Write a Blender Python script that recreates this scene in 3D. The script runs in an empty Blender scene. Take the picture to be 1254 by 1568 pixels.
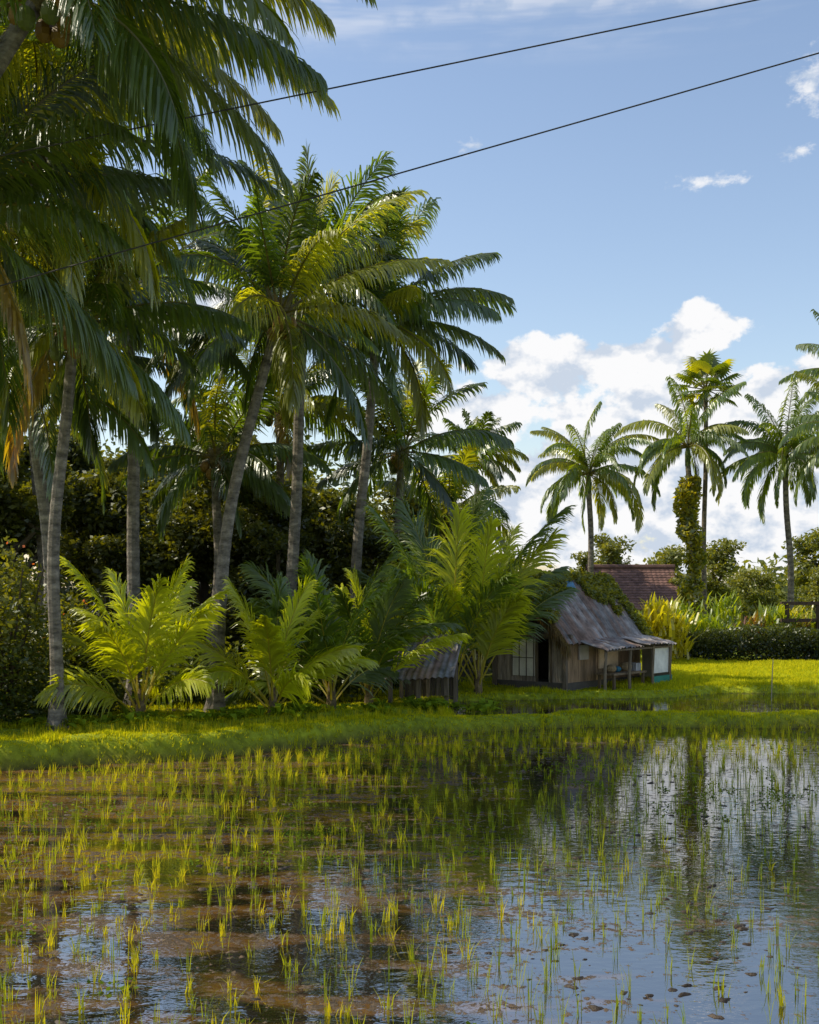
import bpy, numpy as np, math
rng=np.random.default_rng(11)
R=math.radians
scene=bpy.context.scene
SUN_EL=45.0; SUN_ROT=-82.0

# ---------------------------------------------------------------- helpers
class MB:
    def __init__(s): s.V=[];s.F=[];s.C=[];s.M=[];s.n=0
    def add(s,V,F,C,m=0):
        V=np.asarray(V,float).reshape(-1,3);F=np.asarray(F,int).reshape(-1,4)
        C=np.asarray(C,float)
        if C.ndim==1: C=np.tile(C[:3],(len(V),1))
        s.V.append(V);s.F.append(F+s.n);s.C.append(C);s.M.append(np.full(len(F),m));s.n+=len(V)
    def build(s,name,mats,smooth=False,parent=None,loc=None):
        V=np.concatenate(s.V);F=np.concatenate(s.F);C=np.concatenate(s.C);M=np.concatenate(s.M)
        me=bpy.data.meshes.new(name)
        me.vertices.add(len(V));me.vertices.foreach_set('co',V.astype(np.float32).ravel())
        me.loops.add(len(F)*4);me.loops.foreach_set('vertex_index',F.astype(np.int32).ravel())
        me.polygons.add(len(F));me.polygons.foreach_set('loop_start',(np.arange(len(F))*4).astype(np.int32))
        for m in mats: me.materials.append(m)
        me.polygons.foreach_set('material_index',M.astype(np.int32))
        me.polygons.foreach_set('use_smooth',np.full(len(F),smooth))
        a=me.color_attributes.new('Col','FLOAT_COLOR','POINT')
        a.data.foreach_set('color',np.concatenate([np.clip(C,0,1),np.ones((len(C),1))],1).astype(np.float32).ravel())
        me.update(calc_edges=True);me.validate()
        o=bpy.data.objects.new(name,me);scene.collection.objects.link(o)
        if parent: o.parent=parent
        if loc is not None:o.location=loc
        return o
def empty(name,loc=(0,0,0)):
    o=bpy.data.objects.new(name,None);scene.collection.objects.link(o);o.location=loc;return o
def nrm(v): return v/np.maximum(np.linalg.norm(v,axis=-1,keepdims=True),1e-9)
def tube(mb,P,Rr,sides=8,col=(.2,.2,.2),m=0):
    P=np.asarray(P,float);Rr=np.broadcast_to(np.asarray(Rr,float),(len(P),))
    T=nrm(np.gradient(P,axis=0))
    ref=np.array([0,0,1.]) if abs(T[:,2]).mean()<.7 else np.array([1.,0,0])
    A=nrm(np.cross(T,ref));B=np.cross(T,A)
    th=np.arange(sides)*2*math.pi/sides
    V=P[:,None,:]+Rr[:,None,None]*(np.cos(th)[None,:,None]*A[:,None,:]+np.sin(th)[None,:,None]*B[:,None,:])
    k=len(P);i,j=np.meshgrid(np.arange(k-1),np.arange(sides),indexing='ij');j2=(j+1)%sides
    F=np.stack([i*sides+j,i*sides+j2,(i+1)*sides+j2,(i+1)*sides+j],-1).reshape(-1,4)
    c=np.asarray(col,float)
    if c.ndim==2: c=np.repeat(c,sides,axis=0)
    mb.add(V.reshape(-1,3),F,c,m)
BOXF=[[0,1,2,3],[7,6,5,4],[0,4,5,1],[1,5,6,2],[2,6,7,3],[3,7,4,0]]
def hexa(mb,corners,col,m=0): mb.add(corners,BOXF,col,m)
def box(mb,a,b,col,m=0,X=lambda p:p):
    x0,y0,z0=a;x1,y1,z1=b
    c=np.array([[x0,y0,z1],[x1,y0,z1],[x1,y1,z1],[x0,y1,z1],[x0,y0,z0],[x1,y0,z0],[x1,y1,z0],[x0,y1,z0]],float)
    hexa(mb,X(c),col,m)
def ball(mb,c,r,col,m=0,sx=1,sz=1):
    u=np.linspace(-math.pi/2*.98,math.pi/2*.98,7);P=np.stack([np.zeros(7),np.zeros(7),np.sin(u)*r*sz],1)+c
    tube(mb,P,np.cos(u)*r*sx,8,col,m)
_N=rng.random((256,256))
def vn(x,y,s=1.,o=0):
    x=np.asarray(x,float)/s+o*17.3+500;y=np.asarray(y,float)/s+o*9.7+500
    xi=np.floor(x).astype(int);yi=np.floor(y).astype(int);fx=x-xi;fy=y-yi
    fx=fx*fx*(3-2*fx);fy=fy*fy*(3-2*fy)
    g=lambda a,b:_N[a%256,b%256]
    return (g(xi,yi)*(1-fx)+g(xi+1,yi)*fx)*(1-fy)+(g(xi,yi+1)*(1-fx)+g(xi+1,yi+1)*fx)*fy
def fbm(x,y,s=1.,o=0): return (vn(x,y,s,o)+.5*vn(x,y,s/2,o+1)+.25*vn(x,y,s/4,o+2))/1.75
def sst(a,b,x):
    t=np.clip((x-a)/(b-a),0,1);return t*t*(3-2*t)

# ---------------------------------------------------------------- materials
def newmat(name):
    m=bpy.data.materials.new(name);m.use_nodes=True;m.node_tree.nodes.clear();return m,m.node_tree.nodes,m.node_tree.links
def N(n,t,**k):
    x=n.new(t)
    for a,b in k.items(): setattr(x,a,b)
    return x
def leafmat(name,trans=.42,gloss=.07,rough=.38,tint=(2.3,1.75,.35)):
    m,n,l=newmat(name)
    at=N(n,'ShaderNodeAttribute',attribute_name='Col')
    d=N(n,'ShaderNodeBsdfDiffuse');l.new(at.outputs[0],d.inputs[0])
    mul=N(n,'ShaderNodeVectorMath',operation='MULTIPLY');mul.inputs[1].default_value=tint
    l.new(at.outputs[0],mul.inputs[0])
    t=N(n,'ShaderNodeBsdfTranslucent');l.new(mul.outputs[0],t.inputs[0])
    mx=N(n,'ShaderNodeMixShader');mx.inputs[0].default_value=trans;l.new(d.outputs[0],mx.inputs[1]);l.new(t.outputs[0],mx.inputs[2])
    o=N(n,'ShaderNodeOutputMaterial')
    if gloss>0:
        g=N(n,'ShaderNodeBsdfGlossy');g.inputs['Roughness'].default_value=rough;g.inputs[0].default_value=(.9,.95,1,1)
        m2=N(n,'ShaderNodeMixShader');m2.inputs[0].default_value=gloss;l.new(mx.outputs[0],m2.inputs[1]);l.new(g.outputs[0],m2.inputs[2]);l.new(m2.outputs[0],o.inputs[0])
    else: l.new(mx.outputs[0],o.inputs[0])
    return m
def attrmat(name,rough=.85,nscale=(8,8,8),lo=.55,hi=1.3,bump=.4,spec=.3,detail=5):
    m,n,l=newmat(name)
    at=N(n,'ShaderNodeAttribute',attribute_name='Col')
    tc=N(n,'ShaderNodeTexCoord');mp=N(n,'ShaderNodeMapping');mp.inputs['Scale'].default_value=nscale;l.new(tc.outputs['Object'],mp.inputs[0])
    no=N(n,'ShaderNodeTexNoise');no.inputs['Scale'].default_value=1;no.inputs['Detail'].default_value=detail;no.inputs['Roughness'].default_value=.65
    l.new(mp.outputs[0],no.inputs['Vector'])
    mr=N(n,'ShaderNodeMapRange');mr.inputs[1].default_value=.3;mr.inputs[2].default_value=.7;mr.inputs[3].default_value=lo;mr.inputs[4].default_value=hi
    l.new(no.outputs[0],mr.inputs[0])
    mul=N(n,'ShaderNodeVectorMath',operation='SCALE');l.new(at.outputs[0],mul.inputs[0]);l.new(mr.outputs[0],mul.inputs['Scale'])
    b=N(n,'ShaderNodeBsdfPrincipled');b.inputs['Roughness'].default_value=rough;b.inputs['Specular IOR Level'].default_value=spec
    l.new(mul.outputs[0],b.inputs['Base Color'])
    bp=N(n,'ShaderNodeBump');bp.inputs['Strength'].default_value=bump;bp.inputs['Distance'].default_value=.03;l.new(no.outputs[0],bp.inputs['Height']);l.new(bp.outputs[0],b.inputs['Normal'])
    o=N(n,'ShaderNodeOutputMaterial');l.new(b.outputs[0],o.inputs[0]);return m
M_leaf=leafmat('palm_leaf',trans=.5,tint=(2.7,2.3,.25))
M_young=leafmat('young_palm_leaf',trans=.5,gloss=.06,tint=(2.05,1.95,.3))
M_tree=leafmat('tree_leaf',trans=.38,gloss=.04,rough=.45,tint=(2.6,2.1,.4))
M_grass=leafmat('grass_blade',trans=.45,gloss=0,tint=(1.9,1.65,.4))
M_trunk=attrmat('palm_trunk',nscale=(7,7,14),lo=.35,hi=1.5,bump=.8)
M_bark=attrmat('bark',nscale=(9,9,3),bump=.8)
M_nut=attrmat('coconut',rough=.5,lo=.8,hi=1.1)
M_wood=attrmat('weathered_wood',nscale=(22,22,2.5),lo=.5,hi=1.35,bump=.5)
M_tin=attrmat('weathered_sheet_metal',rough=.7,nscale=(4,4,4),lo=.4,hi=1.35,bump=.3,spec=.3,detail=6)
M_tile=attrmat('clay_tile',rough=.8,nscale=(4,4,4),lo=.6,hi=1.3)
M_plaster=attrmat('painted_board',rough=.7,nscale=(3,3,3),lo=.7,hi=1.1,bump=.1)
M_mud=attrmat('wet_mud',rough=.55,nscale=(25,25,25),lo=.5,hi=1.4,bump=.6,spec=.3)
M_ground=attrmat('soil_and_grass',rough=.95,nscale=(6,6,6),lo=.55,hi=1.4,bump=.8,spec=.15,detail=6)
M_wire,_n,_l=newmat('cable')
_b=N(_n,'ShaderNodeBsdfPrincipled');_b.inputs['Base Color'].default_value=(.015,.015,.018,1);_b.inputs['Roughness'].default_value=.6
_o=N(_n,'ShaderNodeOutputMaterial');_l.new(_b.outputs[0],_o.inputs[0])

def watermat():
    m,n,l=newmat('paddy_water')
    tc=N(n,'ShaderNodeTexCoord')
    def noise(sc,det,rough=.55,stretch=(1,1,1)):
        mp=N(n,'ShaderNodeMapping');mp.inputs['Scale'].default_value=stretch;l.new(tc.outputs['Object'],mp.inputs[0])
        t=N(n,'ShaderNodeTexNoise');t.inputs['Scale'].default_value=sc;t.inputs['Detail'].default_value=det;t.inputs['Roughness'].default_value=rough
        l.new(mp.outputs[0],t.inputs['Vector']);return t.outputs[0]
    big=noise(.3,2);fine=noise(12,5,.74,(1,.8,1));rip=noise(5,3,.5,(1,1.6,1));mid=noise(1.1,4,.6,(.7,1.9,1))
    def math_(op,a,b=None,c=None):
        x=N(n,'ShaderNodeMath',operation=op)
        for i,v in enumerate((a,b,c)):
            if v is None: continue
            if isinstance(v,(int,float)): x.inputs[i].default_value=v
            else: l.new(v,x.inputs[i])
        return x.outputs[0]
    sx=N(n,'ShaderNodeSeparateXYZ');l.new(tc.outputs['Object'],sx.inputs[0])
    left=math_('MULTIPLY_ADD',sx.outputs[0],-.006,.0)
    k=math_('ADD',math_('MULTIPLY_ADD',mid,.5,math_('MULTIPLY',big,.2)),left)
    k=math_('ADD',k,math_('MULTIPLY',fine,.9))
    mr=N(n,'ShaderNodeMapRange');mr.interpolation_type='SMOOTHSTEP';mr.inputs[1].default_value=.85;mr.inputs[2].default_value=.885;l.new(k,mr.inputs[0])
    cr=N(n,'ShaderNodeValToRGB');cr.color_ramp.elements[0].position=.48;cr.color_ramp.elements[0].color=(.012,.009,.006,1)
    cr.color_ramp.elements[1].position=.76;cr.color_ramp.elements[1].color=(.26,.125,.025,1)
    l2=math_('MULTIPLY_ADD',sx.outputs[0],-.026,-.02);cf=math_('ADD',mid,l2);l.new(cf,cr.inputs[0])
    w=N(n,'ShaderNodeBsdfPrincipled');w.inputs['Roughness'].default_value=.025;w.inputs['IOR'].default_value=4.8;l.new(cr.outputs[0],w.inputs['Base Color'])
    bp=N(n,'ShaderNodeBump');bp.inputs['Strength'].default_value=.10;bp.inputs['Distance'].default_value=.03;l.new(rip,bp.inputs['Height']);l.new(bp.outputs[0],w.inputs['Normal'])
    mu=N(n,'ShaderNodeBsdfPrincipled');mu.inputs['Roughness'].default_value=.55;mu.inputs['Specular IOR Level'].default_value=.3
    cr2=N(n,'ShaderNodeValToRGB');cr2.color_ramp.elements[0].position=.45;cr2.color_ramp.elements[0].color=(.025,.018,.012,1)
    cr2.color_ramp.elements[1].position=.75;cr2.color_ramp.elements[1].color=(.2,.135,.075,1);l.new(fine,cr2.inputs[0]);l.new(cr2.outputs[0],mu.inputs['Base Color'])
    b2=N(n,'ShaderNodeBump');b2.inputs['Strength'].default_value=1;b2.inputs['Distance'].default_value=.06;l.new(fine,b2.inputs['Height']);l.new(b2.outputs[0],mu.inputs['Normal'])
    mx=N(n,'ShaderNodeMixShader');l.new(mr.outputs[0],mx.inputs[0]);l.new(w.outputs[0],mx.inputs[1]);l.new(mu.outputs[0],mx.inputs[2])
    o=N(n,'ShaderNodeOutputMaterial');l.new(mx.outputs[0],o.inputs[0]);return m
M_water=watermat()

# ---------------------------------------------------------------- ground
def edge(x):
    return np.interp(x,[-30,-12,-5.8,-3.2,-0.3,3.4,7.7,30],[15.5,16.4,17.2,18.6,21.2,22.6,22.8,22.2])+(vn(x,x*0,1.3,3)-.5)*.7
def d1(x,y): return np.minimum(np.minimum(edge(x)-y, x+6.3+(vn(y,y*0,1.5,5)-.5)*.5), y-3.5)
def d2(x,y):
    e2=np.interp(x,[0,2,6,7.5,30],[25.8,26.6,27.3,28.6,28.8])+(vn(x,x*0,1.7,8)-.5)*.5
    return np.minimum(np.minimum(y-(edge(x)+.9),e2-y),np.minimum(x-.9,40-x))
W2=.15
def H(x,y):
    a=d1(x,y);b=d2(x,y)
    right=sst(0,2,x)
    land=.21-.03*right+.17*sst(27.5,32,y)+.06*(fbm(x,y,2.,1)-.5)+.09*(fbm(x,y,.5,6)-.5)+.07*sst(0,-4,x)
    land=land+(.12-.06*right)*np.exp(-((a+.4)/.3)**2)+.10*np.exp(-((b+.45)/.35)**2)*sst(25,27,y)
    land=land+.10*np.exp(-((y-edge(x)-2.3)/.25)**2)*sst(1,-.5,x)
    land=land+.6*sst(3.2,1.5,y)
    h=land+( -.10-land)*sst(-.18,.05,a)
    h=h+(.06-h)*sst(-.2,.06,b)
    h=h+np.where(y>60,(y-60)*.004,0)
    return h
def spacing(lo,a,b,hi,st):
    n=np.arange(a,b,st);g=np.geomspace(.3,hi-b,26)
    g0=np.geomspace(.3,a-lo,26)
    return np.concatenate([(a-g0)[::-1],n,b+g])
xs=spacing(-1800,-11,19,1800,.11);ys=spacing(-400,3,41,2500,.11)
X,Y=np.meshgrid(xs,ys,indexing='ij');Z=H(X,Y)
nx,ny=X.shape
i,j=np.meshgrid(np.arange(nx-1),np.arange(ny-1),indexing='ij')
F=np.stack([i*ny+j,(i+1)*ny+j,(i+1)*ny+j+1,i*ny+j+1],-1).reshape(-1,4)
wet=np.clip(sst(-.12,0,d1(X,Y))+sst(-.1,0,d2(X,Y)),0,1)
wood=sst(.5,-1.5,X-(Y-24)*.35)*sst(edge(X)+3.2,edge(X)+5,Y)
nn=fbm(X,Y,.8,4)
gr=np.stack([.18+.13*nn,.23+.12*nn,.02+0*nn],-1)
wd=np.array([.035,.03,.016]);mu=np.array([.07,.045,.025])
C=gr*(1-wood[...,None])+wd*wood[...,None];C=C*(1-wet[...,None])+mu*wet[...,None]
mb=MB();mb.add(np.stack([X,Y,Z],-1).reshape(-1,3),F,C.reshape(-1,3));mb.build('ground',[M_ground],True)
mb=MB();mb.add([[-6.9,3.0,0],[32,3.0,0],[32,24.2,0],[-6.9,24.2,0]],[[0,1,2,3]],(.1,.1,.1));mb.build('paddy_water',[M_water])
def W2mesh():
    gx=np.arange(.5,41,.25);lo=edge(gx)+.9-.12
    hi_=np.interp(gx,[0,2,6,7.5,30],[25.8,26.6,27.3,28.6,28.8])+(vn(gx,gx*0,1.7,8)-.5)*.5+.15
    V=np.concatenate([np.stack([gx,lo,0*gx+W2],1),np.stack([gx,hi_,0*gx+W2],1)]);n_=len(gx);k=np.arange(n_-1)
    m=MB();m.add(V,np.stack([k,k+1,k+1+n_,k+n_],1),(.1,.1,.1));m.build('paddy_water',[M_water])
W2mesh()

# ---------------------------------------------------------------- blades
def blades(mb,B,h,w,az,lean,col,m=0):
    n=len(B);u=np.stack([np.cos(az),np.sin(az),np.zeros(n)],1);s=np.stack([-np.sin(az),np.cos(az),np.zeros(n)],1)
    z=np.array([0,0,1.])
    p1=B+u*(h*np.sin(lean)*.42)[:,None]+z*(h*.55)[:,None]
    p2=B+u*(h*np.sin(lean)*1.05)[:,None]+z*(h*np.cos(lean*.9))[:,None]
    V=np.stack([B-s*(w*.5)[:,None],B+s*(w*.5)[:,None],p1-s*(w*.45)[:,None],p1+s*(w*.45)[:,None],p2-s*(w*.06)[:,None],p2+s*(w*.06)[:,None]],1).reshape(-1,3)
    k=np.arange(n)[:,None]*6
    F=np.concatenate([k+[0,1,3,2],k+[2,3,5,4]],0)
    mb.add(V,F,np.repeat(col,6,axis=0),m)
def tufts(mb,P,nb,h,w,lean,c0,c1,spread=.02,jit=.35):
    n=len(P)*nb
    B=np.repeat(P,nb,0)+np.concatenate([rng.normal(0,spread,(n,2)),np.zeros((n,1))],1)
    hh=np.repeat(np.broadcast_to(h,(len(P),)),nb)*rng.uniform(1-jit,1.1,n)
    t=np.clip(np.repeat(rng.random(len(P)),nb)*.6+rng.random(n)*.4,0,1)[:,None]
    col=np.array(c0)*(1-t)+np.array(c1)*t
    blades(mb,B,hh,np.full(n,w)*rng.uniform(.7,1.2,n),rng.uniform(0,6.283,n),np.abs(rng.normal(0,lean,n)),col)
gx,gy=np.meshgrid(np.arange(-6.5,15,.215),np.arange(5.0,23.8,.245),indexing='ij')
gx=gx.ravel();gy=gy.ravel()
a=R(7);px=gx*math.cos(a)-(gy-14)*math.sin(a)+rng.normal(0,.045,gx.size);py=gx*math.sin(a)+(gy-14)*math.cos(a)+14+rng.normal(0,.05,gx.size)
k=(d1(px,py)>.12)&(rng.random(px.size)<.90-.35*(vn(px,py,1.5,13)<.3)-.12*sst(13,8,py));px=px[k];py=py[k]
P=np.stack([px,py,np.full(px.size,-.03)],1)
lush=np.clip(sst(2.5,-3,px)*.5+sst(14,19,py)*.6+ (vn(px,py,2.,9)-.5)*.6,0,1)
mb=MB()
A=rng.random(len(P))<lush
hs=(1-.18*sst(13,8,P[:,1])*sst(1,-1,P[:,0]))*(.8+.4*vn(P[:,0],P[:,1],1.1,31))
tufts(mb,P[A],9,rng.uniform(.14,.25,A.sum())*hs[A],.0078,.36,(.21,.29,.02),(.48,.43,.025),.017)
tufts(mb,P[~A],5,rng.uniform(.14,.28,(~A).sum())*hs[~A],.0064,.22,(.12,.21,.02),(.32,.35,.03),.012)
mb.build('rice_seedlings',[M_grass])
gx,gy=np.meshgrid(np.arange(.6,24,.34),np.arange(23.6,29,.42),indexing='ij');gx=gx.ravel()+rng.normal(0,.04,gx.size);gy=gy.ravel()+rng.normal(0,.04,gy.size)
k=d2(gx,gy)>.1;P=np.stack([gx[k],gy[k],np.full(k.sum(),.13)],1)
mb=MB();tufts(mb,P,5,.14,.010,.3,(.2,.28,.02),(.42,.42,.03),.02)
gx,gy=np.meshgrid(np.arange(-6,.8,.2),np.arange(0,1.1,.24),indexing='ij');gx=gx.ravel()+rng.normal(0,.02,gx.size);gy=gy.ravel()+edge(gx)+1.0+rng.normal(0,.02,gx.size)
P=np.stack([gx,gy,H(gx,gy)-.02],1);tufts(mb,P,8,.22,.011,.3,(.25,.32,.02),(.55,.48,.03),.02)
mb.build('rice_seedlings',[M_grass])
def scatter(n,x0,x1,y0,y1,f):
    x=rng.uniform(x0,x1,n);y=rng.uniform(y0,y1,n);k=f(x,y);x=x[k];y=y[k];return np.stack([x,y,H(x,y)-.01],1)
mb=MB()
P=scatter(150000,-9,15,14,25,lambda x,y:(d1(x,y)<.05+.1*(vn(x,y,.3,4)-.5))&(d1(x,y)>-1.4)&(d2(x,y)<-.05))
hv=(.03+.15*vn(P[:,0],P[:,1],.4,2)**1.9)*(1-.35*sst(0,2,P[:,0]))
tufts(mb,P,3,hv,.012,.6,(.22,.30,.015),(.58,.56,.02),.02)
P=scatter(75000,-9,20,18,31,lambda x,y:(d1(x,y)<-1.3)&(d2(x,y)<-.02)&(x>(y-22)*.25-7))
tufts(mb,P,3,.04+.15*vn(P[:,0],P[:,1],.6,2)**1.7,.015,.6,(.20,.28,.015),(.54,.53,.02),.02)
P=scatter(38000,5,24,29,39,lambda x,y:(d2(x,y)<-.1))
tufts(mb,P,3,.07+.12*vn(P[:,0],P[:,1],1.2,2),.02,.5,(.30,.37,.02),(.60,.58,.03),.03)
mb.build('bund_grass',[M_grass])

# ---------------------------------------------------------------- palms
def frond(mb,o,az,e0,L,droop,n,ll,col,w=.045,roll=0,ld=.5,m=1,vee=.25,rcol=(.16,.15,.05),rr=.03,pw=1.4,t0=.14,fan=(62,28)):
    K=14;t=np.linspace(0,1,K);e=e0-droop*t**pw;azs=az+rng.normal(0,.2)*t
    T=np.stack([np.cos(e)*np.cos(azs),np.cos(e)*np.sin(azs),np.sin(e)],1)
    Pp=np.array(o)+np.concatenate([np.zeros((1,3)),np.cumsum((T[1:]+T[:-1])/2,0)])*L/(K-1)
    S=np.stack([-np.sin(azs),np.cos(azs),0*azs],1);Nn=np.cross(T,S)
    rl=roll*np.linspace(.3,1,K)[:,None]
    S2=S*np.cos(rl)+Nn*np.sin(rl);N2=Nn*np.cos(rl)-S*np.sin(rl)
    tube(mb,Pp,rr*(1-.85*t),4,rcol,m)
    tt=np.linspace(t0,.995,n);I=lambda A:np.stack([np.interp(tt,t,A[:,q]) for q in range(3)],1)
    p,Tt,Ss,Ns=I(Pp),nrm(I(T)),nrm(I(S2)),nrm(I(N2))
    prof=np.interp(tt,[.1,.3,.6,.85,1],[.6,1,.95,.68,.38])
    for sg in(1,-1):
        a=np.radians(np.interp(tt,[0,1],fan)+rng.normal(0,6,n))[:,None]
        v=vee+rng.normal(0,.15,n)[:,None]
        d0=np.cos(a)*Tt+np.sin(a)*(sg*Ss*np.cos(v)+Ns*np.sin(v))
        g=ld*rng.uniform(.6,1.4,n)[:,None];z=np.array([0,0,1.])
        da=nrm(d0-z*g*.35);db=nrm(d0-z*g*1.3);dc=nrm(d0-z*g*2.6)
        le=(ll*prof*rng.uniform(.75,1.08,n))[:,None]
        q0=p;q1=q0+da*le*.35;q2=q1+db*le*.35;q3=q2+dc*le*.3
        W=nrm(Tt-(Tt*db).sum(1,keepdims=True)*db)*w*.5
        V=np.stack([q0-W*.5,q0+W*.5,q1-W,q1+W,q2-W*.8,q2+W*.8,q3-W*.08,q3+W*.08],1).reshape(-1,3)
        kk=np.arange(n)[:,None]*8
        F=np.concatenate([kk+[0,1,3,2],kk+[2,3,5,4],kk+[4,5,7,6]],0)
        c=np.array(col)*rng.uniform(.8,1.2,(n,1));mb.add(V,F,np.repeat(c,8,0),m)
def trunk(mb,base,top,bend,r0,r1,col=(.2,.18,.155)):
    k=60;t=np.linspace(0,1,k)[:,None];b=np.array(base,float);p=np.array(top,float)
    P=b+(p-b)*t+np.array(bend)*(4*t*(1-t))+np.c_[.05*np.sin(t*7+b[0]*3),.05*np.cos(t*5+b[1]),0*t]*t*(1-t)*4
    ringz=np.arange(k)%2
    rr=(r0+(r1-r0)*t[:,0]**.6)*(1+.045*ringz)+.09*np.exp(-t[:,0]*22)
    c=np.array(col)*(.75+.4*ringz[:,None])*rng.uniform(.75,1.15,(k,1))
    tube(mb,P,rr,10,c,0);return nrm(P[-1]-P[-4])
def coconut(name,base,top,bend=(0,0,0),Rc=3.6,nf=26,n=60,r0=.135,r1=.1,az0=0,nuts=9,ll=.8,w=.04,warm=.3,seedcol=(.065,.11,.016),extra=(),seed=0):
    global rng
    rng=np.random.default_rng(int(abs(base[0])*977+abs(base[1])*131)+seed)
    mb=MB();b=np.array(base,float);b[2]=H(b[0],b[1])-.05
    trunk(mb,b,top,bend,r0,r1);top=np.array(top,float)
    ball(mb,top+[0,0,.05],.2,(.12,.10,.04),0,sz=1.6)
    for q in range(nf):
        a=(q+.5)/nf;az=az0+q*2.39996+rng.normal(0,.2)
        e0=R(np.interp(a,[0,.25,.6,1],[84,58,16,-35])+rng.normal(0,9));dr=np.interp(a,[0,.4,1],[.5,1.15,.85])*rng.uniform(.65,1.3)
        Lf=Rc*np.interp(a,[0,.3,1],[.75,1,.82])*rng.uniform(.85,1.08)
        c=np.array(seedcol)*rng.uniform(.65,1.4)
        if rng.random()<warm: c=np.array([.20,.225,.02])*rng.uniform(.8,1.35)
        if a>.92 and rng.random()<.12: c=np.array([.24,.18,.03])*rng.uniform(.7,1.1)
        frond(mb,top+[.1*math.cos(az),.1*math.sin(az),.12*(1-a)],az,e0,Lf,dr,n,ll*rng.uniform(.8,1.15),c,w=w,roll=rng.normal(0,.6),ld=np.interp(a,[0,.3,1],[.3,.8,1.5])*rng.uniform(.6,1.3))
    for (az,e0,L,dr) in extra:
        frond(mb,top,az,R(e0),L,dr,n,ll,np.array([.10,.14,.018]),w=w,roll=.3,ld=.9)
    for q in range(nuts):
        az=rng.uniform(0,6.28);ball(mb,top+[.27*math.cos(az),.27*math.sin(az),-.15-.3*rng.random()],.12,(.22,.13,.03) if rng.random()<.6 else (.1,.13,.03),2,sz=1.2)
    return mb.build(name,[M_trunk,M_leaf,M_nut])
CP='coconut_palm'
coconut(CP,(-6.9,13.2,0),(-4.3,14,9.6),(-.5,0,.4),Rc=4.0,nf=32,n=100,az0=.3,ll=1.0,w=.033,warm=.5,extra=((.05,38,4.2,1.5),(-.35,12,3.5,1.2),(.5,-10,3.6,.8),(-.2,55,3.9,1.5)))
coconut(CP,(-7.4,15.6,0),(-6.1,15.8,7.6),(-.3,0,0),Rc=3.8,nf=30,n=95,az0=1.1,ll=1.0,w=.034,warm=.35)
coconut(CP,(-7.6,17.6,0),(-5.6,18.2,9.3),(-.4,0,0),Rc=3.9,nf=32,n=85,az0=2.1,ll=.95,w=.037,warm=.5)
coconut(CP,(-5.75,19.5,0),(-5.45,19.4,6.9),(-.12,0,0),Rc=3.1,nf=28,n=76,az0=.6,warm=.4,r0=.11,r1=.085)
coconut(CP,(-5.55,24,0),(-5.7,24,8.3),(.1,0,0),Rc=3.6,nf=30,n=76,az0=2.6,r0=.14,r1=.11)
coconut(CP,(-3.75,23,0),(-2.5,23,7.9),(-.3,0,0),Rc=3.4,nf=30,n=76,az0=1.7,r0=.15,r1=.09,nuts=14,warm=.2)
coconut(CP,(-2.7,27,0),(-2.3,27,9.4),(-.1,0,0),Rc=3.6,nf=32,n=76,az0=.2,r0=.15,r1=.11,nuts=16,warm=.25)
coconut(CP,(-1.3,28,0),(-.75,28,8.9),(-.1,0,0),Rc=3.5,nf=28,n=76,az0=3.0,r0=.15,r1=.1,extra=((-.1,35,3.3,1.1),(.1,8,3.1,.9)))
coconut(CP,(-.9,32,0),(-.2,32,6.3),(.1,0,0),Rc=3.0,nf=24,n=50,az0=.9,w=.05)
coconut(CP,(-4.9,29,0),(-4.7,29,5.8),(.1,0,0),Rc=3.0,nf=24,n=50,az0=.9,w=.05)
coconut(CP,(-3.6,31,0),(-3.4,31,7.4),(.1,0,0),Rc=3.2,nf=24,n=50,az0=2.9,w=.05)
coconut(CP,(-6.9,23,0),(-7.2,22.6,6.6),(.1,0,0),Rc=3.3,nf=26,n=60,az0=1.9,w=.045)
coconut(CP,(-8.6,28,0),(-8.9,28,7.4),(.1,0,0),Rc=3.4,nf=24,n=50,az0=.4,w=.05)
coconut(CP,(1.2,38,0),(1.3,38,5.1),(.1,0,0),Rc=2.6,nf=22,n=44,az0=.4,w=.055)
coconut(CP,(2.9,52,0),(2.85,52,8.4),(.1,0,0),Rc=2.4,nf=22,n=40,az0=.4,w=.07,ll=.7)
def young(base,Ht,nf,az0,gold=.8,n=44,e_low=42,dr=1.35):
    global rng
    rng=np.random.default_rng(int(abs(base[0])*977+base[1]*131)+5)
    mb=MB();b=np.array([base[0],base[1],H(base[0],base[1])]);
    tube(mb,[b-[0,0,.1],b+[0,0,.25*Ht*.4],b+[0,0,.22*Ht]],[.11,.09,.045],8,(.16,.12,.06),0)
    for q in range(nf):
        a=(q+.5)/nf;az=az0+q*2.39996
        e0=R(np.interp(a,[0,.4,1],[86,72,e_low])+rng.normal(0,6));L=Ht*np.interp(a,[0,.3,1],[.85,1.0,.85])*rng.uniform(.85,1.08)
        g=rng.random()<gold
        c=np.array([.42,.46,.02] if g else [.12,.18,.02])*rng.uniform(.7,1.15)
        frond(mb,b+[.05*math.cos(az),.05*math.sin(az),.15*Ht*(1-a)+.05],az,e0,L,np.interp(a,[0,1],[.3,dr])*rng.uniform(.8,1.2),n,Ht*.27,c,w=.042,roll=rng.normal(0,.8),ld=.35,vee=.2,rcol=(.4,.36,.05),rr=.022,t0=.26,fan=(48,16))
    mb.build('young_coconut_palm',[M_trunk,M_young])
young((-4.7,20.9),2.65,13,.4,.8,60)
young((-2.56,22.4),2.6,13,1.4,.85,60)
young((-1.55,23.7),3.0,12,2.0,.2,56)
young((-.85,25.1),2.7,12,.9,.35,56,55,1.1)
young((1.0,27.0),4.3,12,.1,.2,70,64,.8)
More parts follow.
